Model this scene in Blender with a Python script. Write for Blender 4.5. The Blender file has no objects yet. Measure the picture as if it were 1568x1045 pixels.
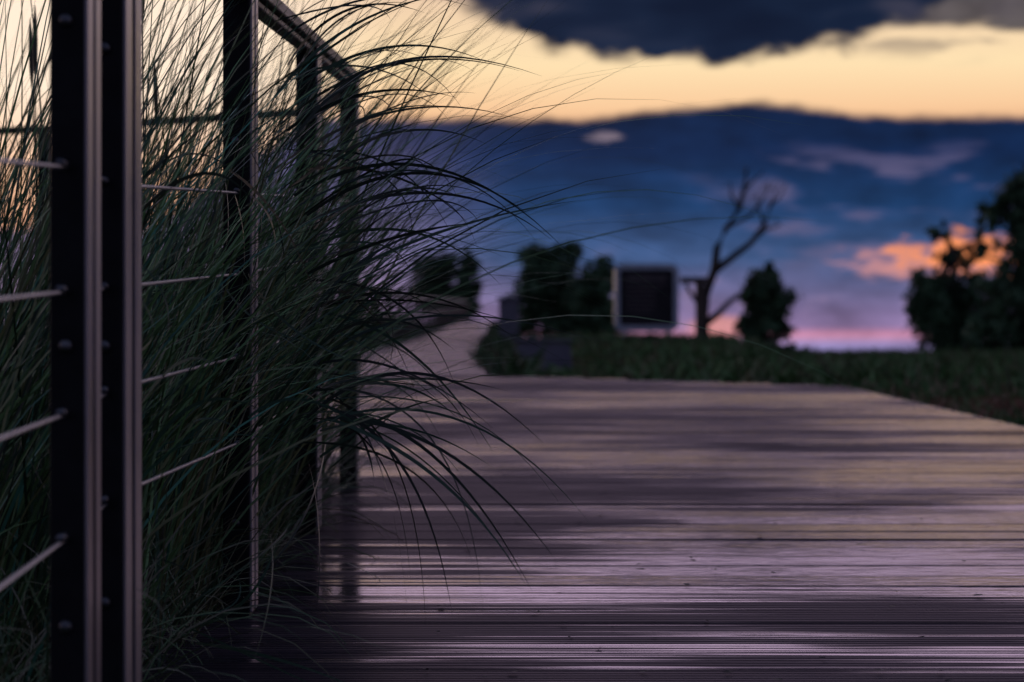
import bpy, math, random
from mathutils import Vector, noise as mn
random.seed(11)
R=random.uniform
scene=bpy.context.scene
scene.view_settings.view_transform='Standard'
scene.view_settings.look='None'
scene.view_settings.exposure=0
K=3702.0
def S(a,b,Y):   # pixel coordinates -> world metres at distance Y
    return Vector(((a-784)/K*Y, Y, (530-b)/K*Y))

# ---------------------------------------------------------------- helpers
def link(o,parent=None):
    scene.collection.objects.link(o)
    if parent is not None: o.parent=parent
    return o
def empty(name,loc=(0,0,0)):
    e=bpy.data.objects.new(name,None); e.empty_display_size=.2
    e.location=(0,0,0); link(e); return e
def mesh(name,verts,faces,mat,parent=None,smooth=False,cols=None):
    me=bpy.data.meshes.new(name); me.from_pydata([tuple(v) for v in verts],[],faces)
    if isinstance(mat,(list,tuple)):
        for m in mat: me.materials.append(m)
    else: me.materials.append(mat)
    if smooth:
        me.polygons.foreach_set('use_smooth',[True]*len(me.polygons))
    if cols is not None:
        ca=me.color_attributes.new('tint','FLOAT_COLOR','POINT')
        flat=[]
        for c in cols: flat+= [c[0],c[1],c[2],1.0]
        ca.data.foreach_set('color',flat)
    me.update()
    o=bpy.data.objects.new(name,me); return link(o,parent)
class MB:
    def __init__(s): s.v=[];s.f=[];s.c=[]
    def add(s,v,f,c=None):
        n=len(s.v); s.v+=v; s.f+=[tuple(i+n for i in q) for q in f]
        if c is not None: s.c+=[c]*len(v)
    def box(s,x0,x1,y0,y1,z0,z1,zs=0.0):
        dz=zs*(y1-y0)
        v=[(x0,y0,z0),(x1,y0,z0),(x1,y1,z0+dz),(x0,y1,z0+dz),(x0,y0,z1),(x1,y0,z1),(x1,y1,z1+dz),(x0,y1,z1+dz)]
        s.add(v,[(0,3,2,1),(4,5,6,7),(0,1,5,4),(1,2,6,5),(2,3,7,6),(3,0,4,7)])
    def tube(s,pts,rad,n=8,cap=True,squash=1.0,col=None):
        pts=[Vector(p) for p in pts]; v=[];f=[]
        for i,p in enumerate(pts):
            d=(pts[min(i+1,len(pts)-1)]-pts[max(i-1,0)]).normalized()
            up=Vector((0,0,1)) if abs(d.z)<.9 else Vector((1,0,0))
            a=d.cross(up).normalized(); b=a.cross(d).normalized()
            r=rad[i] if isinstance(rad,(list,tuple)) else rad
            for k in range(n):
                t=2*math.pi*(k+.5)/n
                v.append(tuple(p+a*math.cos(t)*r+b*math.sin(t)*r*squash))
        for i in range(len(pts)-1):
            for k in range(n):
                k2=(k+1)%n
                f.append((i*n+k,i*n+k2,(i+1)*n+k2,(i+1)*n+k))
        if cap:
            f.append(tuple(range(n))[::-1]); f.append(tuple((len(pts)-1)*n+k for k in range(n)))
        s.add(v,f,col)
def bevel(o,w=.002,seg=2):
    m=o.modifiers.new('bevel','BEVEL'); m.width=w; m.segments=seg; m.limit_method='ANGLE'

# ---------------------------------------------------------------- materials
def newmat(name):
    m=bpy.data.materials.new(name); m.use_nodes=True
    nt=m.node_tree; b=nt.nodes['Principled BSDF']; return m,nt,b
def simple(name,c1,c2,rough=.6,scale=20,metal=0,bump=0.0,stretch=(1,1,1),spec=.5,r2=None):
    m,nt,b=newmat(name)
    tc=nt.nodes.new('ShaderNodeTexCoord'); mp=nt.nodes.new('ShaderNodeMapping'); mp.inputs['Scale'].default_value=stretch
    nz=nt.nodes.new('ShaderNodeTexNoise'); nz.inputs['Scale'].default_value=scale; nz.inputs['Detail'].default_value=3
    cr=nt.nodes.new('ShaderNodeValToRGB'); cr.color_ramp.elements[0].color=(*c1,1); cr.color_ramp.elements[1].color=(*c2,1)
    cr.color_ramp.elements[0].position=.3; cr.color_ramp.elements[1].position=.7
    L=nt.links.new
    L(tc.outputs['Object'],mp.inputs[0]); L(mp.outputs[0],nz.inputs['Vector']); L(nz.outputs[0],cr.inputs[0]); L(cr.outputs[0],b.inputs['Base Color'])
    b.inputs['Roughness'].default_value=rough; b.inputs['Metallic'].default_value=metal
    b.inputs['Specular IOR Level'].default_value=spec
    if r2 is not None:
        mr=nt.nodes.new('ShaderNodeMapRange'); mr.inputs['From Min'].default_value=.3; mr.inputs['From Max'].default_value=.7
        mr.inputs['To Min'].default_value=rough; mr.inputs['To Max'].default_value=r2
        L(nz.outputs[0],mr.inputs[0]); L(mr.outputs[0],b.inputs['Roughness'])
    if bump:
        bp=nt.nodes.new('ShaderNodeBump'); bp.inputs['Strength'].default_value=bump; bp.inputs['Distance'].default_value=.02
        L(nz.outputs[0],bp.inputs['Height']); L(bp.outputs[0],b.inputs['Normal'])
    return m
M_post=simple('dark_painted_steel',(.006,.006,.007),(.011,.011,.013),.55,30,spec=.15)
M_alu=simple('brushed_aluminium',(.19,.18,.20),(.34,.32,.34),.28,60,1,0,(1,1,.03),r2=.5)
M_cable=simple('steel_cable',(.26,.26,.27),(.38,.38,.39),.4,300,.9)
M_bolt=simple('bolt_steel',(.08,.08,.09),(.14,.14,.15),.4,80,.8)
M_rail=simple('rail_wood_dark',(.022,.015,.012),(.04,.028,.02),.5,30,0,.2,(1,.1,1),spec=.3)
M_bark=simple('bark',(.02,.015,.012),(.04,.03,.025),.9,15,0,.5)
def leafmat(name,rough=.55,spec=.3):
    m,nt,b=newmat(name)
    at=nt.nodes.new('ShaderNodeAttribute'); at.attribute_name='tint'
    nt.links.new(at.outputs['Color'],b.inputs['Base Color'])
    b.inputs['Roughness'].default_value=rough
    b.inputs['Specular IOR Level'].default_value=spec
    return m
M_grass=leafmat('dune_grass_blades',.4,.4)
M_leaf=leafmat('tree_leaves',.7,.2)

def deckmat(name,rlo,rhi,wlo,whi,c1,c2,LO=.88,HI=1.10,xbias=1.0):
    """wood with a broken film of water: diffuse board under a Fresnel gloss whose coverage varies in wet and dry patches"""
    m,nt,b=newmat(name); nt.nodes.remove(b)
    N=nt.nodes.new; L=nt.links.new
    tc=N('ShaderNodeTexCoord'); sep=N('ShaderNodeSeparateXYZ'); L(tc.outputs['Object'],sep.inputs[0])
    dv=N('ShaderNodeMath'); dv.operation='DIVIDE'; dv.inputs[1].default_value=.145; L(sep.outputs[1],dv.inputs[0])
    fl=N('ShaderNodeMath'); fl.operation='FLOOR'; L(dv.outputs[0],fl.inputs[0])
    wn=N('ShaderNodeTexWhiteNoise'); wn.noise_dimensions='1D'; L(fl.outputs[0],wn.inputs['W'])
    def nz(scale,st,det=6,off=0):
        mp=N('ShaderNodeMapping'); mp.inputs['Scale'].default_value=st; mp.inputs['Location'].default_value=(off,off,0); L(tc.outputs['Object'],mp.inputs[0])
        n=N('ShaderNodeTexNoise'); n.inputs['Scale'].default_value=scale; n.inputs['Detail'].default_value=det; L(mp.outputs[0],n.inputs['Vector']); return n
    n1=nz(3,(.42,10,1),4); n2=nz(.9,(1.05,1.7,1),2,3.7); n3=nz(60,(.25,1,1),2)
    def mad(a,k,c):
        q=N('ShaderNodeMath'); q.operation='MULTIPLY_ADD'; L(a,q.inputs[0]); q.inputs[1].default_value=k
        if isinstance(c,float): q.inputs[2].default_value=c
        else: L(c,q.inputs[2])
        return q.outputs[0]
    cr=N('ShaderNodeValToRGB'); cr.color_ramp.elements[0].color=(*c1,1); cr.color_ramp.elements[1].color=(*c2,1)
    cr.color_ramp.elements[0].position=.3; cr.color_ramp.elements[1].position=.75
    L(mad(wn.outputs['Value'],.35,mad(n1.outputs[0],1.0,-.17)),cr.inputs[0])
    xb=N('ShaderNodeMapRange'); xb.inputs['From Min'].default_value=-.1; xb.inputs['From Max'].default_value=.9
    xb.inputs['To Min'].default_value=.05*xbias; xb.inputs['To Max'].default_value=-.12*xbias; L(sep.outputs[0],xb.inputs[0])
    a2=mad(n1.outputs[0],1.15,mad(n2.outputs[0],1.4,mad(wn.outputs['Value'],.18,mad(xb.outputs[0],1.0,-.27))))
    def mr(lo,hi):
        q=N('ShaderNodeMapRange'); q.interpolation_type='SMOOTHSTEP'; q.inputs['From Min'].default_value=LO; q.inputs['From Max'].default_value=HI
        q.inputs['To Min'].default_value=lo; q.inputs['To Max'].default_value=hi; L(a2,q.inputs[0]); return q.outputs[0]
    bp=N('ShaderNodeBump'); bp.inputs['Strength'].default_value=.3; bp.inputs['Distance'].default_value=.0012
    L(n3.outputs[0],bp.inputs['Height'])
    df=N('ShaderNodeBsdfDiffuse'); L(cr.outputs[0],df.inputs[0])
    gl=N('ShaderNodeBsdfGlossy'); gl.inputs[0].default_value=(.93,.86,.98,1); L(mr(rlo,rhi),gl.inputs['Roughness']); L(bp.outputs[0],gl.inputs['Normal'])  # lilac put into the gloss colour to turn reflections mauve
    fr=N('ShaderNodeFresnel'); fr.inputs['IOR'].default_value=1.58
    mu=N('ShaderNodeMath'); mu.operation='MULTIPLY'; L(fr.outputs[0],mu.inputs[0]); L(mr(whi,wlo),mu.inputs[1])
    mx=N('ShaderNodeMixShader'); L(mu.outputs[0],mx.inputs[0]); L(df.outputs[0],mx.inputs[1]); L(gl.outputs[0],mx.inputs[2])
    L(mx.outputs[0],nt.nodes['Material Output'].inputs[0])
    return m
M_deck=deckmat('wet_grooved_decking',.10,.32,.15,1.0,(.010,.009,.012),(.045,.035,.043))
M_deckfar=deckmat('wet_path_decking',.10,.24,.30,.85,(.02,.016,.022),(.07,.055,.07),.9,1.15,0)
def groundmat():
    m,nt,b=newmat('grassy_ground')
    N=nt.nodes.new; L=nt.links.new
    tc=N('ShaderNodeTexCoord')
    n=N('ShaderNodeTexNoise'); n.inputs['Scale'].default_value=.5; n.inputs['Detail'].default_value=4; L(tc.outputs['Object'],n.inputs['Vector'])
    n2=N('ShaderNodeTexNoise'); n2.inputs['Scale'].default_value=14; n2.inputs['Detail'].default_value=3; L(tc.outputs['Object'],n2.inputs['Vector'])
    cr=N('ShaderNodeValToRGB'); e=cr.color_ramp.elements; e[0].color=(.040,.080,.028,1); e[1].color=(.14,.075,.052,1); e[0].position=.46; e[1].position=.62
    L(n.outputs[0],cr.inputs[0])
    mx=N('ShaderNodeMixRGB'); mx.blend_type='MULTIPLY'; mx.inputs[0].default_value=.8; L(cr.outputs[0],mx.inputs[1]); L(n2.outputs[0],mx.inputs[2])
    L(mx.outputs[0],b.inputs['Base Color']); b.inputs['Roughness'].default_value=1; b.inputs['Specular IOR Level'].default_value=.0
    return m
M_ground=groundmat()

# ---------------------------------------------------------------- profiles
def lerpT(t,tab):
    if t<=tab[0][0]: return tab[0][1]
    for (a,b),(c,d) in zip(tab,tab[1:]):
        if t<=c: return b+(d-b)*(t-a)/(c-a)
    return tab[-1][1]
def deckz(Y): return -.554+.0324*Y
pathz=lambda Y: deckz(Y) if Y<12.4 else lerpT(Y,[(12.4,-.152),(18,-.10),(25,-.05),(35,.07),(45,.21),(65,.57),(90,.99),(120,1.0)])
pathL=lambda Y: lerpT(Y,[(6.2,-.58),(7.7,-.80),(8.6,-1.75),(12.4,-1.8),(25,-1.45),(35,-1.5),(45,-1.55),(65,-1.62),(90,-1.60),(120,-1.6)])
pathR=lambda Y: lerpT(Y,[(12.4,-.13),(18,-.24),(25,-.36),(35,-.46),(45,-.50),(65,-.62),(90,-.72),(120,-.8)])
def railX(Y): return -.446+.00837*Y
def sm(a,b,x):
    t=max(0,min(1,(x-a)/(b-a))); return t*t*(3-2*t)
def gz(X,Y):
    left=lerpT(Y,[(-5,-.62),(12.4,-.27),(14,-.25),(25,-.18),(35,-.06),(45,.06),(65,.40),(90,.80),(130,.7),(200,-2),(3000,-7)])
    right=lerpT(Y,[(-5,-.82),(8,-.36),(12.4,-.215),(20,-.10),(36,.12),(50,.10),(80,-.3),(200,-3),(3000,-7)])
    flat=lerpT(Y,[(-5,-.82),(8,-.36),(12.4,-.22),(20,-.18),(60,-.13),(90,-.5),(200,-3),(3000,-7)])
    t=sm(-.1,1.3,X+(.3 if Y>20 else 0)); z=left*(1-t)+right*t
    f=sm(.085*Y,.125*Y,X) if Y>12 else 0
    z=z*(1-f)+flat*f
    z+=.03*mn.noise((X*.5,Y*.25,0))*(1 if Y>13 else .4)
    return z
# ---------------------------------------------------------------- ground
xs=[-1500,-600,-250,-100,-50,-25]+[-14+.5*i for i in range(62)]+[25,50,100,250,600,1500]
ys=[-300,-60,-15,-5]+[i*.6 for i in range(0,40)]+[24+i*2 for i in range(60)]+[150,200,300,600,1200,2000,3000]
gv=[(x,y,gz(x,y)) for y in ys for x in xs]; nx=len(xs)
gf=[(j*nx+i,j*nx+i+1,(j+1)*nx+i+1,(j+1)*nx+i) for j in range(len(ys)-1) for i in range(nx-1)]
mesh('ground',gv,gf,M_ground,smooth=True)

# ---------------------------------------------------------------- deck boards
def rightX(Y):
    r=2.427-.0785*Y
    if Y>11.25: r=min(r,1.54-(Y-11.25)*1.52)
    return r
mb=MB(); P=.145; Y=0.58
while Y<12.35:
    w=.1405; x0=pathL(Y) if Y>=6.2 else -.585+R(-.004,.004)
    x1=rightX(Y)+R(-.004,.004)
    tilt=R(-.012,.012); dz=R(-.0009,.0009)
    ng=7; pts=[(0,-.028),(0,-.002),(.002,0)]
    gw=w/ng
    for g in range(ng):
        c=gw*(g+.5)
        pts+=[(c-.0032,0),(c-.0021,-.0024),(c+.0021,-.0024),(c+.0032,0)]
    pts+=[(w-.002,0),(w,-.002),(w,-.028)]
    v=[];n=len(pts); xx=[x0,x0+(x1-x0)*R(.2,.3),x0+(x1-x0)*R(.4,.55),x0+(x1-x0)*R(.65,.8),x1]; sg=[0,R(-.0010,.0010),R(-.0010,.0010),R(-.001,.001),0]
    tw=[R(-.009,.009) for _ in xx]
    for k,x in enumerate(xx):
        for (a,b) in pts:
            v.append((x,Y+a,deckz(Y+a)+b+dz+(tilt+tw[k])*(a-w/2)+sg[k]))
    f=[]
    for k in range(4):
        for q in range(n-1):
            f.append((k*n+q,(k+1)*n+q,(k+1)*n+q+1,k*n+q+1))
    f.append(tuple(range(n))); f.append(tuple(4*n+q for q in range(n))[::-1])
    mb.add(v,f); Y+=P
deck=empty('boardwalk')
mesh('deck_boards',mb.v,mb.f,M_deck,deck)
mb=MB()
for (xa) in (-.5,.5,1.4):
    mb.box(xa-.03,xa+.03,.6,11.2,deckz(.6)-.2,deckz(.6)-.035,.0324)
o=mesh('joists',mb.v,mb.f,M_rail,deck)
v=[];f=[]
Ys=[.58,3,6,9,11.2]
for y in Ys:
    for dx in (.006,.04):
        for z in (-.005,-.17): v.append((rightX(y)+dx,y,deckz(y)+z))
for i in range(len(Ys)-1):
    a=i*4;b=a+4
    f+=[(a,a+2,b+2,b),(a+1,b+1,b+3,a+3),(a,b,b+1,a+1),(a+2,a+3,b+3,b+2)]
mesh('edge_fascia',v,f,M_rail,deck)
mb=MB(); Y=12.36
while Y<110:
    st=.145 if Y<40 else .29
    a=pathL(Y)+R(-.01,.01);b=pathR(Y)+R(-.01,.01)
    y1=Y+st-.006
    dz=R(-.0015,.0015)
    v=[(a,Y,pathz(Y)+dz),(b,Y,pathz(Y)+dz),(b,y1,pathz(y1)+dz),(a,y1,pathz(y1)+dz),
       (a,Y,pathz(Y)-.04),(b,Y,pathz(Y)-.04),(b,y1,pathz(y1)-.04),(a,y1,pathz(y1)-.04)]
    mb.add(v,[(0,1,2,3),(4,5,1,0),(5,6,2,1),(6,7,3,2),(7,4,0,3)])
    Y+=st
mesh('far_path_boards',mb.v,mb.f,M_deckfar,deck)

# ---------------------------------------------------------------- cable railing
rail=empty('cable_railing')
def railtop(Y): return .690+.047*(Y-6.22)
def post(nm,yb,depth,width,top,xr=None,ribs=True):
    y0=yb-depth; xr=railX(yb) if xr is None else xr
    mb=MB(); mb.box(xr-width,xr-.003,y0,yb,deckz(yb)-.15,top)
    o=mesh(nm,mb.v,mb.f,M_post,rail); bevel(o,.0025)
    mb=MB(); d=depth
    mb.box(xr-.0035,xr+.001,y0+.004,y0+d*.40,deckz(yb)+.004,top-.002)
    mb.box(xr-.0035,xr+.001,y0+d*.60,yb-.004,deckz(yb)+.004,top-.002)
    o=mesh(nm+'_edge_ribs',mb.v,mb.f,M_alu,rail); bevel(o,.0012)
posts=[('post_a',2.50,.085,.037),('post_b',2.76,.12,.040),('post_c',3.93,.10,.045),('post_d',5.11,.10,.045),('post_e',6.24,.10,.045)]
for nm,y,d,w in posts:
    post(nm,y,d,w,railtop(y)-.012)
mb=MB()
def bolt(x,y,z,r=.0065):
    mb.tube([(x,y+.001,z),(x,y-.004,z),(x,y-.007,z)],[r,r,r*.55],12)
for nm,y,d,w in posts[:3]:
    xc=railX(y)-w*.5
    for z in (.325,0.0,-.28): bolt(xc-.002,y-d,z)
mesh('bolts',mb.v,mb.f,M_bolt,rail,True)
cab=[[(2.19,.166),(2.46,.181),(2.70,.180),(3.88,.245),(5.06,.31),(6.19,.37)],
     [(2.19,.044),(2.46,.056),(2.70,.065),(3.88,.116),(5.06,.179),(6.19,.235)],
     [(2.19,-.078),(2.46,-.066),(2.70,-.048),(3.88,-.016),(5.06,.034),(6.19,.09)],
     [(2.19,-.207),(2.46,-.190),(2.70,-.167),(3.88,-.153),(5.06,-.09),(6.19,-.04)]]
mb=MB(); mf=MB()
for c in cab:
    s=(c[1][1]-c[0][1])/(c[1][0]-c[0][0])
    pts=[(railX(1.2)-.02,1.2,c[0][1]-s*.99)]+[(railX(y)-.02,y,z) for y,z in c]
    mb.tube(pts,.0024,8)
    for (y,z) in c[1:]:
        for sgn in (-1,1):
            yy=y+sgn*.058
            mf.tube([(railX(yy)-.02,yy-.02,z),(railX(yy)-.02,yy+.02,z)],[.0042,.0042],10)
mesh('cables',mb.v,mb.f,M_cable,rail,True); mesh('cable_ferrules',mf.v,mf.f,M_bolt,rail,True)
ret=[(railX(6.24)-.02,6.24,.690),(-.62,7.7,.745),(-1.65,8.55,.765),(-2.9,9.3,.78),(-4.3,10,.79)]
for i,(x,y,z) in enumerate(ret[1:]):
    mb=MB(); zb=gz(x,y)-.1
    mb.box(x-.022,x+.022,y-.045,y+.045,zb,z-.012)
    o=mesh('return_post_%d'%(i+1),mb.v,mb.f,M_post,rail); bevel(o,.002)
mb=MB()
for dz in (.18,.31,.44,.57):
    mb.tube([(x,y,z-dz-.14) for x,y,z in ret],.0021,6)
mesh('return_cables',mb.v,mb.f,M_cable,rail,True)
def bar(nm,pts,w,h,mat):
    v=[];f=[];pts=[Vector(p) for p in pts]
    for i,p in enumerate(pts):
        d=(pts[min(i+1,len(pts)-1)]-pts[max(i-1,0)]); d.z=0; d.normalize()
        a=Vector((d.y,-d.x,0))
        for sx,sz in ((-1,-1),(1,-1),(1,1),(-1,1)):
            v.append(tuple(p+a*sx*w/2+Vector((0,0,sz*h/2))))
    for i in range(len(pts)-1):
        for k in range(4):
            k2=(k+1)%4; f.append((i*4+k,i*4+k2,(i+1)*4+k2,(i+1)*4+k))
    f.append((3,2,1,0)); n=(len(pts)-1)*4; f.append((n,n+1,n+2,n+3))
    o=mesh(nm,v,f,mat,rail); bevel(o,.004,3); return o
main=[(railX(1.2)-.02,1.2,railtop(1.2))]+[(railX(y)-.02,y,railtop(y)) for y in (2.5,4,5.5,6.26)]
bar('handrail',main,.05,.024,M_rail)
bar('handrail_under_channel',[(a,b,c-.0195) for a,b,c in main],.028,.014,M_rail)
bar('return_handrail',[(a,b,c+.002) for a,b,c in ret],.05,.024,M_rail)

# ---------------------------------------------------------------- dune grass
GC=[(.075,.15,.05),(.10,.20,.065),(.028,.065,.030),(.16,.28,.11),(.13,.14,.055),(.06,.20,.13)]
def strip(g,pts,w,col,side=None):
    n=len(pts); v=[]
    for i,p in enumerate(pts):
        d=(pts[min(i+1,n-1)]-pts[max(i-1,0)])
        if d.length<1e-7: d=Vector((0,0,1))
        d.normalize()
        a=side-d*side.dot(d)
        if a.length<1e-4: a=Vector((1,0,0))
        a.normalize(); t=i/(n-1)
        ww=w*(1-.97*t**2.1)*.5*(.7+.3*min(1,t*6))
        v.append(tuple(p+a*ww)); v.append(tuple(p-a*ww))
    f=[(2*i,2*i+1,2*i+3,2*i+2) for i in range(n-1)]
    g.add(v,f,col)
def blade(g,x,y,z,L,head,th0,k,w,col,n=10,pw=1.4):
    p=Vector((x,y,z)); pts=[p.copy()]
    wob=R(-.12,.12)
    for i in range(1,n):
        s=i/(n-1); th=th0+k*s**pw
        hd=head+wob*math.sin(s*3)
        p=p+Vector((math.cos(hd)*math.sin(th),math.sin(hd)*math.sin(th),math.cos(th)))*(L/(n-1))
        pts.append(p.copy())
    an=R(-.9,.9)
    side=Vector((math.cos(an)*1.0,math.sin(an),R(-.2,.5)))
    strip(g,pts,w,col,side)
g=MB()
tufts=[]
for i in range(52):
    Y=R(3.25,5.9); X=railX(Y)-.13-abs(random.gauss(0,.28)); tufts.append((X,Y))
for i in range(10):
    Y=R(2.95,3.5); X=railX(Y)-.16-R(0,.35); tufts.append((X,Y))
for i in range(30):
    Y=R(4.5,8.5); X=railX(Y)-.5-R(0,1.5); tufts.append((X,Y))
for (X,Y) in tufts:
    hs=R(.8,1.1); tc=random.choice(GC[:5])
    for k in range(42):
        a=R(0,6.283); r=abs(random.gauss(0,.06))
        x=X+math.cos(a)*r; y=Y+math.sin(a)*r
        wind=random.gauss(.35,.8)
        tall=random.random()
        L=(R(.6,1.0) if tall<.72 else R(.98,1.42))*hs
        th0=abs(random.gauss(.0,.17)); kk=R(.15,1.5) if tall<.6 else R(.1,1.15)
        if x>railX(y)-.06: x=railX(y)-.07
        c=random.choice(GC) if random.random()<.4 else tc
        m=R(.3,1.6); c=(c[0]*m,c[1]*m,c[2]*m)
        blade(g,x,y,gz(x,y)-.02,L,wind,th0,kk,R(.0028,.0058),c)
for i in range(3200):
    Y=R(2.7,6.4); X=railX(Y)-.06-R(0,1)**1.5*1.0
    c=random.choice([(.12,.12,.06),(.09,.15,.06),(.18,.17,.11),(.06,.11,.05)])
    blade(g,X,Y,gz(X,Y)-.01,R(.15,.45),R(-3.1,3.1),R(.1,.9),R(.2,2.2),R(.002,.004),c,8)
for i in range(16):
    Y=R(3.2,5.2); X=railX(Y)-.15-R(0,.5); z=gz(X,Y); h=R(.80,1.02); lx=R(-.08,.12)
    c=(.05,.045,.025)
    g.tube([(X,Y,z),(X+lx*.5,Y,z+h*.6),(X+lx,Y,z+h)],.0016,5,col=c)
    g.tube([(X+lx,Y,z+h),(X+lx*1.03,Y,z+h+.03),(X+lx*1.06,Y,z+h+.07),(X+lx*1.1,Y,z+h+.11),(X+lx*1.12,Y,z+h+.14)],[.002,.0048,.0056,.0038,.0008],7,col=c)
hero=[((440,230),(560,20),(830,117),3.7),((430,190),(590,45),(800,110),3.8),((420,260),(600,120),(790,182),3.6),((430,300),(600,150),(745,221),3.7),
((470,330),(640,200),(812,330),3.5),((450,300),(660,170),(868,385),3.5),((480,450),(640,340),(888,307),3.5),((470,420),(600,350),(727,342),3.5),
((460,500),(560,350),(725,343),3.6),((470,380),(640,300),(770,440),3.7),((450,350),(680,230),(845,368),3.6),((430,60),(560,-40),(720,10),3.9),
((420,150),(520,10),(700,-10),4.0),((430,260),(560,150),(680,163),3.9),((440,200),(560,110),(700,150),4.0),((460,480),(640,400),(790,520),4.0),
((480,560),(620,430),(905,520),3.9),((470,640),(640,480),(845,692),3.5),((480,650),(720,560),(908,808),3.5),((500,640),(700,640),(858,868),3.4),
((510,630),(680,640),(818,912),3.45),((500,640),(690,700),(805,895),3.4),((490,620),(650,660),(693,945),3.5),((500,610),(640,640),(652,960),3.6),
((480,600),(640,560),(780,600),3.8),((480,560),(600,520),(760,660),3.8),((490,660),(620,620),(760,720),3.6),((500,600),(620,560),(700,640),3.9),
((520,640),(570,660),(575,760),3.8),((500,520),(600,450),(700,540),4.1),((470,260),(620,240),(720,345),3.8),((460,130),(600,30),(745,95),4.1),
((440,100),(520,-30),(650,20),4.0),((470,430),(640,420),(700,600),4.0),((500,480),(640,500),(760,700),3.9),((490,700),(600,620),(680,610),3.7),
((480,350),(620,260),(700,300),4.1),((470,280),(570,200),(640,190),4.2),((300,960),(420,930),(430,780),3.3),((400,780),(440,850),(390,1010),3.2),
((300,985),(430,1000),(560,1060),3.2),((260,960),(330,900),(345,860),3.1),((470,700),(500,800),(484,940),3.5),((460,620),(520,560),(640,590),3.6),
((230,560),(300,470),(200,390),3.0),((215,620),(280,520),(330,560),3.0),((225,700),(300,560),(420,640),3.1),((210,330),(330,200),(400,330),3.1),
((350,260),(460,330),(500,520),3.4),((360,300),(400,420),(330,560),3.4),((380,420),(430,520),(560,560),3.3),((380,640),(470,560),(600,700),3.3)]
def bez(a,b,c,Yb,w,col,jit=0):
    Ya=Yb+R(0,.25); Yc=Yb-R(-.1,.12)
    A=S(a[0]+R(-jit,jit),a[1]+R(-jit,jit),Ya);B=S(b[0]+R(-jit,jit),b[1]+R(-jit,jit),Yb);C=S(c[0]+R(-jit,jit),c[1]+R(-jit,jit),Yc)
    pts=[]
    for i in range(18):
        t=i/17; pts.append(A*(1-t)**2+B*2*t*(1-t)+C*t*t)
    strip(g,pts,w,col,Vector((R(-.3,.6),R(-.2,.2),1)))
for a,b,c,Y in hero:
    cc=random.choice([(.010,.020,.014),(.016,.034,.022),(.04,.09,.055)])
    bez(a,b,c,min(Y,3.8),R(.0044,.0062),cc)
    for q in range(1 if a[1]>540 else 2):
        bez(a,b,(c[0]-R(20,150),c[1]+R(-60,50)),Y+R(-.2,.4),R(.0024,.0040),cc,42)
for i in range(200):
    Y=R(3.1,5.6); X=railX(Y)-.10-R(0,.3)
    zt=gz(X,Y); c=random.choice(GC[:4])
    blade(g,X,Y,zt,R(.8,1.5),random.gauss(0,.6),R(.05,.5),R(.6,1.8),R(.002,.004),c,16,R(1.0,1.9))
mesh('dune_grass',g.v,g.f,M_grass,cols=g.c)
g=MB()
for i in range(9000):
    Y=12.6+R(0,1)**1.3*36; X=R(-.02,.22)*Y
    if X<pathR(Y)+.12: continue
    m=R(.5,1.5); c=random.choice([(.06,.13,.04),(.09,.16,.055),(.12,.12,.06)]); c=tuple(q*m for q in c)
    blade(g,X,Y,gz(X,Y)-.02,R(.05,.20),R(-3.1,3.1),R(0,.5),R(.2,1.4),R(.012,.03),c,4)
for i in range(3500):
    Y=R(6.5,13.5); X=rightX(min(Y,11.2))+.08+R(0,1)*1.6
    m=R(.5,1.5); c=random.choice([(.06,.12,.04),(.09,.15,.055),(.20,.12,.08)]); c=tuple(q*m for q in c)
    blade(g,X,Y,gz(X,Y)-.02,R(.03,.12),R(-3.1,3.1),R(0,.6),R(.2,1.4),R(.006,.012),c,4)
for i in range(5000):
    Y=14+R(0,1)**1.4*80
    if R(0,1)<.5: X=pathR(Y)+R(.0,.25)+Y*.002
    else: X=pathL(Y)-R(0,1.2)
    m=R(.4,1.4); c=random.choice([(.05,.10,.035),(.07,.13,.05),(.09,.09,.05)]); c=tuple(q*m for q in c)
    blade(g,X,Y,gz(X,Y)-.02,R(.12,.34),R(-3.1,3.1),R(0,.4),R(.2,1.2),R(.015,.035),c,4)
mesh('field_grass',g.v,g.f,M_leaf,cols=g.c)

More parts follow.
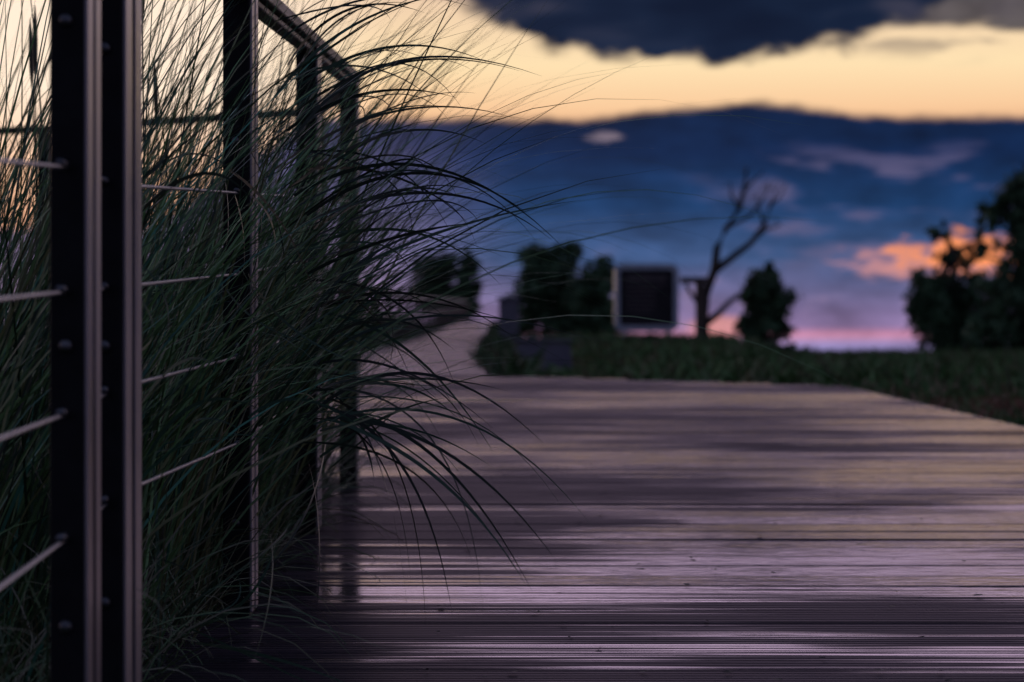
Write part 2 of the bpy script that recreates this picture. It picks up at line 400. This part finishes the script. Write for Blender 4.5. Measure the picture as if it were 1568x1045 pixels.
# ---------------------------------------------------------------- trees
def tree(name,base,blobs,n,leaf,trunk_r,trunk_top,dark=1.0):
    par=empty(name)
    bx,by,bz=base; mb=MB()
    p=[Vector((bx,by,bz-.2)),Vector((bx+R(-.05,.05),by,bz+(trunk_top-bz)*.5)),Vector((bx+R(-.08,.08),by,trunk_top))]
    mb.tube(p,[trunk_r*1.3,trunk_r,trunk_r*.6],9)
    for (cx,cy,cz,rx,ry,rz) in blobs:
        for q in range(3):
            st=p[1].lerp(p[2],R(.2,1)); en=Vector((cx+R(-.6,.6)*rx,cy+R(-.5,.5)*ry,cz+R(-.3,.7)*rz))
            mid=st.lerp(en,.5)+Vector((R(-.1,.1),0,R(0,.15)))*rx
            mb.tube([st,mid,en],[trunk_r*.45,trunk_r*.28,trunk_r*.08],6)
    mesh('trunk_and_limbs',mb.v,mb.f,M_bark,par,True)
    lv=MB(); tot=sum(b[3]*b[5] for b in blobs)
    for (cx,cy,cz,rx,ry,rz) in blobs:
        m=int(n*rx*rz/tot); ncl=max(10,int(m/26))
        for c in range(ncl):
            while True:
                u=Vector((R(-1,1),R(-1,1),R(-1,1)))
                if u.length<=1: break
            u=u.normalized()*(u.length**.8)*R(.8,1.12)
            ce=Vector((cx+u.x*rx,cy+u.y*ry,cz+u.z*rz)); cr=R(.15,.36)*min(rx,rz)
            sh=R(.4,2.2)
            for k in range(26):
                q=ce+Vector((random.gauss(0,1),random.gauss(0,1),random.gauss(0,1)))*cr*.55
                a=Vector((R(-1,1),R(-1,1),R(-1,1))).normalized(); b=a.cross(Vector((R(-1,1),R(-1,1),R(-1,1)))).normalized()
                s=leaf*R(.6,1.3)
                col=(.046*sh*dark,.085*sh*dark,.042*sh*dark)
                lv.add([tuple(q-a*s),tuple(q-b*s*.5),tuple(q+a*s),tuple(q+b*s*.5)],[(0,1,2,3)],col)
    mesh('foliage',lv.v,lv.f,M_leaf,par,cols=lv.c)
def B(px,py,Y,rx,rz):
    c=S(px,py,Y); s=Y/K
    return (c.x,Y+R(-.3,.3),c.z,rx*s,rx*s*.9,rz*s)
Y=100
tree('broadleaf_tree',(*S(672,490,Y)[:2],.8),[B(655,418,Y,26,26),B(690,408,Y,26,22),B(658,455,Y,32,30),B(698,462,Y,32,28)],5200,.12,.12,2.6,.8)
Y=96
tree('broadleaf_tree',(*S(718,490,Y)[:2],.75),[B(720,404,Y,14,20),B(718,440,Y,18,30),B(712,470,Y,20,22)],3200,.11,.1,2.6,.8)
Y=70
tree('broadleaf_tree',(*S(835,520,Y)[:2],.0),[B(825,400,Y,34,30),B(868,392,Y,26,24),B(845,440,Y,52,36),B(812,455,Y,32,38),B(870,460,Y,42,42),B(840,497,Y,58,30)],10000,.10,.1,2.2)
Y=68
tree('broadleaf_tree',(*S(915,520,Y)[:2],.0),[B(915,423,Y,24,28),B(905,455,Y,34,34),B(912,495,Y,38,30)],4600,.10,.1,2.0)
Y=60
tree('cypress_tree',(*S(1170,525,Y)[:2],-.1),[B(1176,422,Y,18,20),B(1165,450,Y,32,28),B(1180,472,Y,34,32),B(1168,500,Y,40,30)],6400,.09,.08,1.7)
Y=62
tree('broadleaf_tree',(*S(1460,545,Y)[:2],-.25),[B(1442,355,Y,17,17),B(1468,395,Y,40,14),B(1425,432,Y,30,22),B(1408,470,Y,26,28),B(1440,465,Y,48,38),B(1434,510,Y,42,46),B(1480,505,Y,54,48),B(1490,445,Y,44,30),B(1510,375,Y,22,14)],11500,.08,.12,2.6)
Y=58
tree('broadleaf_tree',(*S(1590,545,Y)[:2],-.25),[B(1552,318,Y,36,32),B(1600,306,Y,60,52),B(1514,334,Y,26,18),B(1585,385,Y,50,46),B(1560,450,Y,58,54),B(1545,512,Y,66,46),B(1640,400,Y,80,90),B(1640,500,Y,80,70)],20000,.10,.16,4.0)
def shrub(name,blobs,n,leaf):
    c=blobs[0]; tree(name,(c[0],c[1],gz(c[0],c[1])),blobs,n,leaf,.03,c[2],.8)
Y=42
shrub('shrub',[B(585,505,Y,50,26),B(550,510,Y,50,34),B(620,498,Y,30,16),B(520,500,Y,50,40)],5200,.05)
Y=26
shrub('shrub',[B(535,528,Y,26,16),B(515,520,Y,44,34)],2600,.035)
Y=24
shrub('shrub',[B(768,545,Y,24,22),B(750,556,Y,14,14),B(795,532,Y,24,20)],3000,.03)
Y=30
shrub('low_hedge',[B(900,528,Y,50,8),B(980,524,Y,60,8),B(1080,526,Y,60,8),B(1180,532,Y,60,7)],4200,.045)
Y=46
bt=MB()
def br(pts,r0,r1,n=7):
    P3=[S(a,b,Y+R(-.3,.3)*(i>0)) for i,(a,b) in enumerate(pts)]
    k=len(P3)-1; bt.tube(P3,[r0+(r1-r0)*i/k for i in range(k+1)],n)
br([(1078,522),(1076,490),(1080,450),(1094,415),(1098,380),(1112,350),(1132,320),(1140,290),(1143,258)],.12,.03)
br([(1094,415),(1120,395),(1150,372),(1170,345),(1180,315),(1188,290)],.08,.025)
br([(1080,495),(1100,480),(1118,462),(1135,450),(1150,425)],.08,.02)
br([(1150,372),(1172,352),(1195,345)],.04,.015)
br([(1132,320),(1120,300),(1118,280)],.035,.012)
br([(1140,290),(1155,275),(1170,262)],.03,.01)
br([(1170,345),(1162,320),(1158,300)],.03,.01)
br([(1112,350),(1150,330),(1172,300),(1178,280)],.04,.012)
br([(1180,315),(1196,300),(1204,280)],.025,.01)
for i in range(34):
    a,b=random.choice([(1140,290),(1188,290),(1170,345),(1118,280),(1178,290),(1195,345),(1150,425),(1158,300)])
    dx,dy=R(-18,18),R(-26,8)
    br([(a,b),(a+dx*.5+R(-4,4),b+dy*.5),(a+dx,b+dy)],.009,.003,4)
mesh('bare_tree',bt.v,bt.f,M_bark,smooth=True)

# ---------------------------------------------------------------- information sign
M_frame=simple('sign_frame_metal',(.32,.36,.42),(.42,.46,.52),.4,8,.0)
M_panel=simple('sign_dark_panel',(.012,.012,.014),(.03,.025,.028),.6,3,spec=.2)
M_text=simple('sign_faded_print',(.05,.045,.05),(.09,.06,.06),.6,9)
sign=empty('information_sign'); Y=40.0
c=S(990,456,Y); hw=.53; hh=.56
def rrect(cx,cz,hw,hh,r,n=6):
    out=[]
    for (sx,sz,a0) in ((1,1,0),(-1,1,90),(-1,-1,180),(1,-1,270)):
        for i in range(n+1):
            a=math.radians(a0+90*i/n)
            out.append((cx+sx*(hw-r)+r*math.cos(a),cz+sz*(hh-r)+r*math.sin(a)))
    return out
def frame(name,o,i,y0,y1,mat):
    n=len(o); v=[(x,y0,z) for x,z in o]+[(x,y0,z) for x,z in i]+[(x,y1,z) for x,z in o]+[(x,y1,z) for x,z in i]; f=[]
    for k in range(n):
        q=(k+1)%n
        f+=[(k,n+k,n+q,q),(2*n+k,2*n+q,3*n+q,3*n+k),(k,q,2*n+q,2*n+k),(n+k,3*n+k,3*n+q,n+q)]
    mesh(name,v,f,mat,sign)
frame('frame',rrect(c.x,c.z,hw,hh,.14),rrect(c.x,c.z,hw-.085,hh-.095,.06),Y-.05,Y+.05,M_frame)
ip=rrect(c.x,c.z,hw-.086,hh-.096,.06); n=len(ip)
mesh('panel',[(x,Y-.02,z) for x,z in ip]+[(x,Y+.02,z) for x,z in ip],[tuple(range(n)),tuple(range(2*n-1,n-1,-1))]+[(k,n+k,n+(k+1)%n,(k+1)%n) for k in range(n)],M_panel,sign)
mb=MB()
mb.box(c.x-.33,c.x+.33,Y-.026,Y-.023,c.z+.28,c.z+.36)
for k in range(7):
    z=c.z+.20-k*.075; mb.box(c.x-.34,c.x-.34+R(.4,.66),Y-.026,Y-.023,z,z+.025)
mesh('printed_lines',mb.v,mb.f,M_text,sign)
mb=MB()
for sx in (-.36,.36): mb.box(c.x+sx-.04,c.x+sx+.04,Y-.035,Y+.035,gz(c.x,Y)-.3,c.z-hh-.002)
bevel(mesh('legs',mb.v,mb.f,M_frame,sign),.008)
M_wood=simple('weathered_wood',(.05,.035,.028),(.09,.065,.05),.8,12,0,.3,(1,1,.2))
wp=empty('wooden_signpost'); Y=42
mb=MB(); a=S(1071,428,Y); mb.box(a.x-.07,a.x+.07,Y-.06,Y+.06,gz(a.x,Y)-.2,a.z-.071)
bevel(mesh('upright',mb.v,mb.f,M_wood,wp),.01)
mb=MB(); mb.box(S(1041,0,Y).x,S(1092,0,Y).x,Y-.07,Y+.07,a.z-.07,a.z+.04)
bevel(mesh('cross_beam',mb.v,mb.f,M_wood,wp),.012)
mb=MB(); mb.tube([S(1050,436,Y),S(1066,462,Y)],.035,6); mesh('brace',mb.v,mb.f,M_wood,wp)

M_conc=simple('old_concrete',(.09,.085,.11),(.16,.15,.18),.85,6,0,.3)
Y=17
a=S(782,524,Y);b=S(880,572,Y)
mb=MB(); z0=gz(a.x,Y)-.1
v=[(a.x,Y,z0),(b.x,Y,z0),(b.x,Y+.5,z0),(a.x,Y+.5,z0),(a.x+.02,Y+.04,a.z),(b.x-.03,Y+.04,a.z-.01),(b.x-.03,Y+.46,a.z-.01),(a.x+.02,Y+.46,a.z)]
mb.add(v,[(0,3,2,1),(4,5,6,7),(0,1,5,4),(1,2,6,5),(2,3,7,6),(3,0,4,7)])
mb.box(a.x+.0,b.x-.01,Y+.02,Y+.48,a.z+.002,a.z+.022)
bevel(mesh('concrete_block',mb.v,mb.f,M_conc),.008)
Y=34
a=S(764,455,Y);b=S(794,530,Y); z0=gz(a.x,Y)-.2
mb=MB(); mb.box(a.x,b.x,Y,Y+.25,z0,a.z-.05); mb.box(a.x-.03,b.x+.03,Y-.03,Y+.28,a.z-.048,a.z)
bevel(mesh('stone_pillar',mb.v,mb.f,M_conc),.01)
fe=empty('wooden_fence'); mb=MB(); mr=MB(); pts=[]
Yv=22
while Yv<95:
    x=pathL(Yv)-.12; zb=pathz(Yv); mb.box(x-.04,x+.04,Yv-.04,Yv+.04,zb-.3,zb+.62); pts.append((x,Yv,zb+.66)); Yv+=3.2
mesh('fence_posts',mb.v,mb.f,M_wood,fe)
mr.tube(pts,.045,6); mr.tube([(a,b,c-.3) for a,b,c in pts],.03,6)
mesh('fence_rails',mr.v,mr.f,simple('pale_wood',(.20,.15,.15),(.30,.24,.23),.6,5),fe,True)

mb=MB()
for i in range(220):
    y=3.2+R(0,1)**1.4*6; x=R(-.4,1.8) if i>8 else R(-.35,-.1)
    r=R(.002,.007); z=deckz(y)+.002; a=R(0,6.28)
    q=[(x+r*1.6*math.cos(a+t)*m,y+r*math.sin(a+t)*m*1.4,z+R(.001,.004)) for t,m in ((0,1),(1.2,.6),(2.4,.9),(3.6,.7),(5,.8))]
    mb.add(q,[(0,1,2,3,4)])
mesh('fallen_leaves',mb.v,mb.f,simple('dead_leaf',(.015,.012,.01),(.03,.022,.015),.8,40))

# ---------------------------------------------------------------- sky
w=bpy.data.worlds.new('World'); scene.world=w; w.use_nodes=True; nt=w.node_tree
for n in list(nt.nodes): nt.nodes.remove(n)
N=nt.nodes.new; L=nt.links.new
def val(x,sock):
    if isinstance(x,(int,float)): sock.default_value=x
    else: L(x,sock)
def M(op,a,b=None,c=None,clamp=False):
    n=N('ShaderNodeMath'); n.operation=op; n.use_clamp=clamp
    val(a,n.inputs[0])
    if b is not None: val(b,n.inputs[1])
    if c is not None: val(c,n.inputs[2])
    return n.outputs[0]
def SS(a,b,x):
    n=N('ShaderNodeMapRange'); n.interpolation_type='SMOOTHSTEP'
    n.inputs['From Min'].default_value=a; n.inputs['From Max'].default_value=b; val(x,n.inputs[0]); return n.outputs[0]
def ramp(x,stops):
    n=N('ShaderNodeValToRGB'); e=n.color_ramp.elements
    e[0].position=stops[0][0]; e[0].color=(*stops[0][1],1)
    e[1].position=stops[-1][0]; e[1].color=(*stops[-1][1],1)
    for p,c in stops[1:-1]:
        q=e.new(p); q.color=(*c,1)
    L(x,n.inputs[0]); return n.outputs[0]
def mix(f,a,b):
    n=N('ShaderNodeMixRGB'); val(f,n.inputs[0])
    for s,x in ((n.inputs[1],a),(n.inputs[2],b)):
        if isinstance(x,tuple): s.default_value=(*x,1)
        else: L(x,s)
    return n.outputs[0]
tc=N('ShaderNodeTexCoord'); sp=N('ShaderNodeSeparateXYZ'); L(tc.outputs['Generated'],sp.inputs[0])
az=M('MULTIPLY',M('ARCTAN2',sp.outputs[0],sp.outputs[1]),57.2958)
el=M('MULTIPLY',M('ARCSINE',sp.outputs[2]),57.2958)
def noise(sx,sy,scale,det=5,off=0,rough=.55):
    cb=N('ShaderNodeCombineXYZ'); L(M('MULTIPLY',az,sx),cb.inputs[0]); L(M('MULTIPLY',el,sy),cb.inputs[1]); cb.inputs[2].default_value=off
    n=N('ShaderNodeTexNoise'); n.inputs['Scale'].default_value=scale; n.inputs['Detail'].default_value=det; n.inputs['Roughness'].default_value=rough
    L(cb.outputs[0],n.inputs['Vector']); return M('SUBTRACT',n.outputs[0],.5)
nA=noise(.35,1.0,.8,2,0); nB=noise(.5,2.2,.7,3,7); nD=noise(.9,1.6,.9,3,21); nE=noise(1.6,4.2,1.0,2,33)
eln=M('DIVIDE',el,10,clamp=True)
bankR=ramp(eln,[(0,(.28,.24,.50)),(.014,(.42,.26,.46)),(.026,(.62,.26,.40)),(.045,(.26,.18,.36)),(.12,(.14,.13,.27)),(.2,(.045,.095,.23)),(.33,(.009,.045,.14)),(.45,(.004,.021,.080)),(.56,(.003,.013,.048))])
bankL=ramp(eln,[(0,(.40,.27,.46)),(.1,(.36,.25,.42)),(.22,(.26,.20,.37)),(.38,(.13,.12,.26)),(.5,(.06,.065,.16)),(.6,(.08,.07,.13))])
bank=mix(SS(-5.2,.4,M('MULTIPLY_ADD',nA,2.5,az)),bankL,bankR)
# faint cloud texture throughout the bank
tx=N('ShaderNodeMixRGB'); tx.blend_type='MULTIPLY'; tx.inputs[0].default_value=1
tv=M('MULTIPLY_ADD',nD,1.1,M('MULTIPLY_ADD',nB,1.3,1.0))
cbv=N('ShaderNodeCombineXYZ')
for i in range(3): L(tv,cbv.inputs[i])
L(bank,tx.inputs[1]); L(cbv.outputs[0],tx.inputs[2]); bank=tx.outputs[0]
wm=M('MULTIPLY',SS(.0,.13,nB),M('MULTIPLY',SS(3.5,7,az),M('MULTIPLY',SS(.9,2.6,el),SS(5.0,4.0,el))))
bank=mix(M('MULTIPLY',wm,.65),bank,(.14,.12,.23))
wm2=M('MULTIPLY',SS(.04,.18,nD),M('MULTIPLY',SS(-1,2,az),SS(2.6,1.2,el)))
bank=mix(M('MULTIPLY',wm2,.5),bank,(.30,.20,.32))
def blob(ca,ce,ra,re,soft=.9,nz=nD,amp=1.2):
    d=M('ADD',M('POWER',M('ABSOLUTE',M('DIVIDE',M('SUBTRACT',az,ca),ra)),2),M('POWER',M('ABSOLUTE',M('DIVIDE',M('SUBTRACT',el,ce),re)),2))
    return SS(1+soft,1-soft,M('MULTIPLY_ADD',nz,amp,d))
bank=mix(M('MULTIPLY',blob(10.0,1.95,1.9,.34,1.0,nE,5),.75),bank,(.70,.30,.28))
bank=mix(M('MULTIPLY',blob(10.7,2.12,1.35,.40,1.0,nE,7),.95),bank,(1.0,.32,.12))
bank=mix(M('MULTIPLY',blob(2.25,4.93,.42,.10,.9,nE,5),.65),bank,(.30,.23,.28))
bank=mix(M('MULTIPLY',blob(5.1,.45,.9,.25),.6),bank,(.9,.35,.25))
cream=ramp(eln,[(.5,(.74,.38,.21)),(.56,(.96,.60,.34)),(.66,(1.0,.76,.45)),(.85,(.85,.60,.42)),(1,(.6,.45,.42))])
creamL=ramp(eln,[(.2,(1.0,.42,.24)),(.4,(1.0,.60,.38)),(.6,(1.1,.88,.68)),(1,(1.05,.85,.68))])
lf=SS(-2.5,-7,az)
cream=mix(lf,cream,creamL)
top=M('ADD',5.33,M('MULTIPLY',.36,M('EXPONENT',M('MULTIPLY',-1,M('POWER',M('ABSOLUTE',M('DIVIDE',M('SUBTRACT',az,5.4),2.6)),2)))))
top=M('SUBTRACT',top,M('MULTIPLY',SS(-4.2,-9,az),2.6))
bmask=SS(-.14,.14,M('ADD',M('SUBTRACT',el,top),M('MULTIPLY',nD,.4)))
col=mix(bmask,bank,cream)
dark=mix(SS(-.2,.25,nA),(.003,.009,.030),(.008,.020,.055))
uc2=blob(11.8,8.1,4.2,.75,.4,nB,3.2)
col=mix(M('MULTIPLY',uc2,.92),col,mix(SS(-.15,.2,nD),(.010,.018,.042),(.06,.06,.085)))
uc=blob(4.4,8.85,6.0,2.15,.16,nD,.9)
col=mix(uc,col,dark)
ws=M('MULTIPLY',SS(.03,.16,nB),M('MULTIPLY',SS(7.5,9,az),SS(6.4,7.2,el)))
col=mix(M('MULTIPLY',ws,.6),col,(.10,.09,.11))
ws2=M('MULTIPLY',SS(.02,.2,nA),M('MULTIPLY',SS(-6,-2,az),SS(6.8,8.4,el)))
col=mix(M('MULTIPLY',ws2,.6),col,(.08,.07,.10))
# rest of the dome: broken dusk cloud, its unseen front brightened for deck reflections
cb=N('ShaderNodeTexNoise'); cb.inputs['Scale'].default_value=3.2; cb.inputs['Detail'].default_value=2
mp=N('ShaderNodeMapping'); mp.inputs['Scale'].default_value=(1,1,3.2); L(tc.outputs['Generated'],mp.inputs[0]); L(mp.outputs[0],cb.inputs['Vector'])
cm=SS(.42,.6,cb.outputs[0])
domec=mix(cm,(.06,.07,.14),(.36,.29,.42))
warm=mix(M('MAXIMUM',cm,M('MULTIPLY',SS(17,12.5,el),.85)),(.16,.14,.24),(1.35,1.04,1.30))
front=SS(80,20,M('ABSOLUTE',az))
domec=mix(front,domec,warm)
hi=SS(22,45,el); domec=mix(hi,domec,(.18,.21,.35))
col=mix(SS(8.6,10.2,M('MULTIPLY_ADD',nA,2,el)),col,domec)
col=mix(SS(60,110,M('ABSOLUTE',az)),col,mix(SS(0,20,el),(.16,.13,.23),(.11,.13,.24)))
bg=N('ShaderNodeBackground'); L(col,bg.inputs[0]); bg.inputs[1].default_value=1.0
sky=N('ShaderNodeTexSky'); sky.sky_type='NISHITA'; sky.sun_disc=False; sky.sun_elevation=math.radians(3); sky.sun_rotation=math.radians(-14)
bg2=N('ShaderNodeBackground'); L(sky.outputs[0],bg2.inputs[0]); bg2.inputs[1].default_value=.0005
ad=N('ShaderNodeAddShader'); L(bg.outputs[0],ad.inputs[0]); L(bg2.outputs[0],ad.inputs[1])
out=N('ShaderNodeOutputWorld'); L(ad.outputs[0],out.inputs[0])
try:
    w.cycles.sampling_method='MANUAL'; w.cycles.sample_map_resolution=512
except Exception: pass
sd=bpy.data.lights.new('sun','SUN'); sd.energy=.35; sd.angle=math.radians(8); sd.color=(1,.72,.5)
so=bpy.data.objects.new('sun',sd); link(so)
azs=math.radians(-14); els=math.radians(3)
dirv=Vector((math.sin(azs)*math.cos(els),math.cos(azs)*math.cos(els),math.sin(els)))
so.rotation_euler=dirv.to_track_quat('Z','Y').to_euler()

# ---------------------------------------------------------------- camera
cd=bpy.data.cameras.new('camera'); cam=bpy.data.objects.new('camera',cd); link(cam)
cam.location=(0,0,0); cam.rotation_euler=(math.radians(90),0,0)
cd.lens=85; cd.sensor_width=36; cd.shift_y=.0048; cd.clip_start=.05; cd.clip_end=6000
cd.dof.use_dof=True; cd.dof.focus_distance=3.7; cd.dof.aperture_fstop=5.6; cd.dof.aperture_blades=9
scene.camera=cam
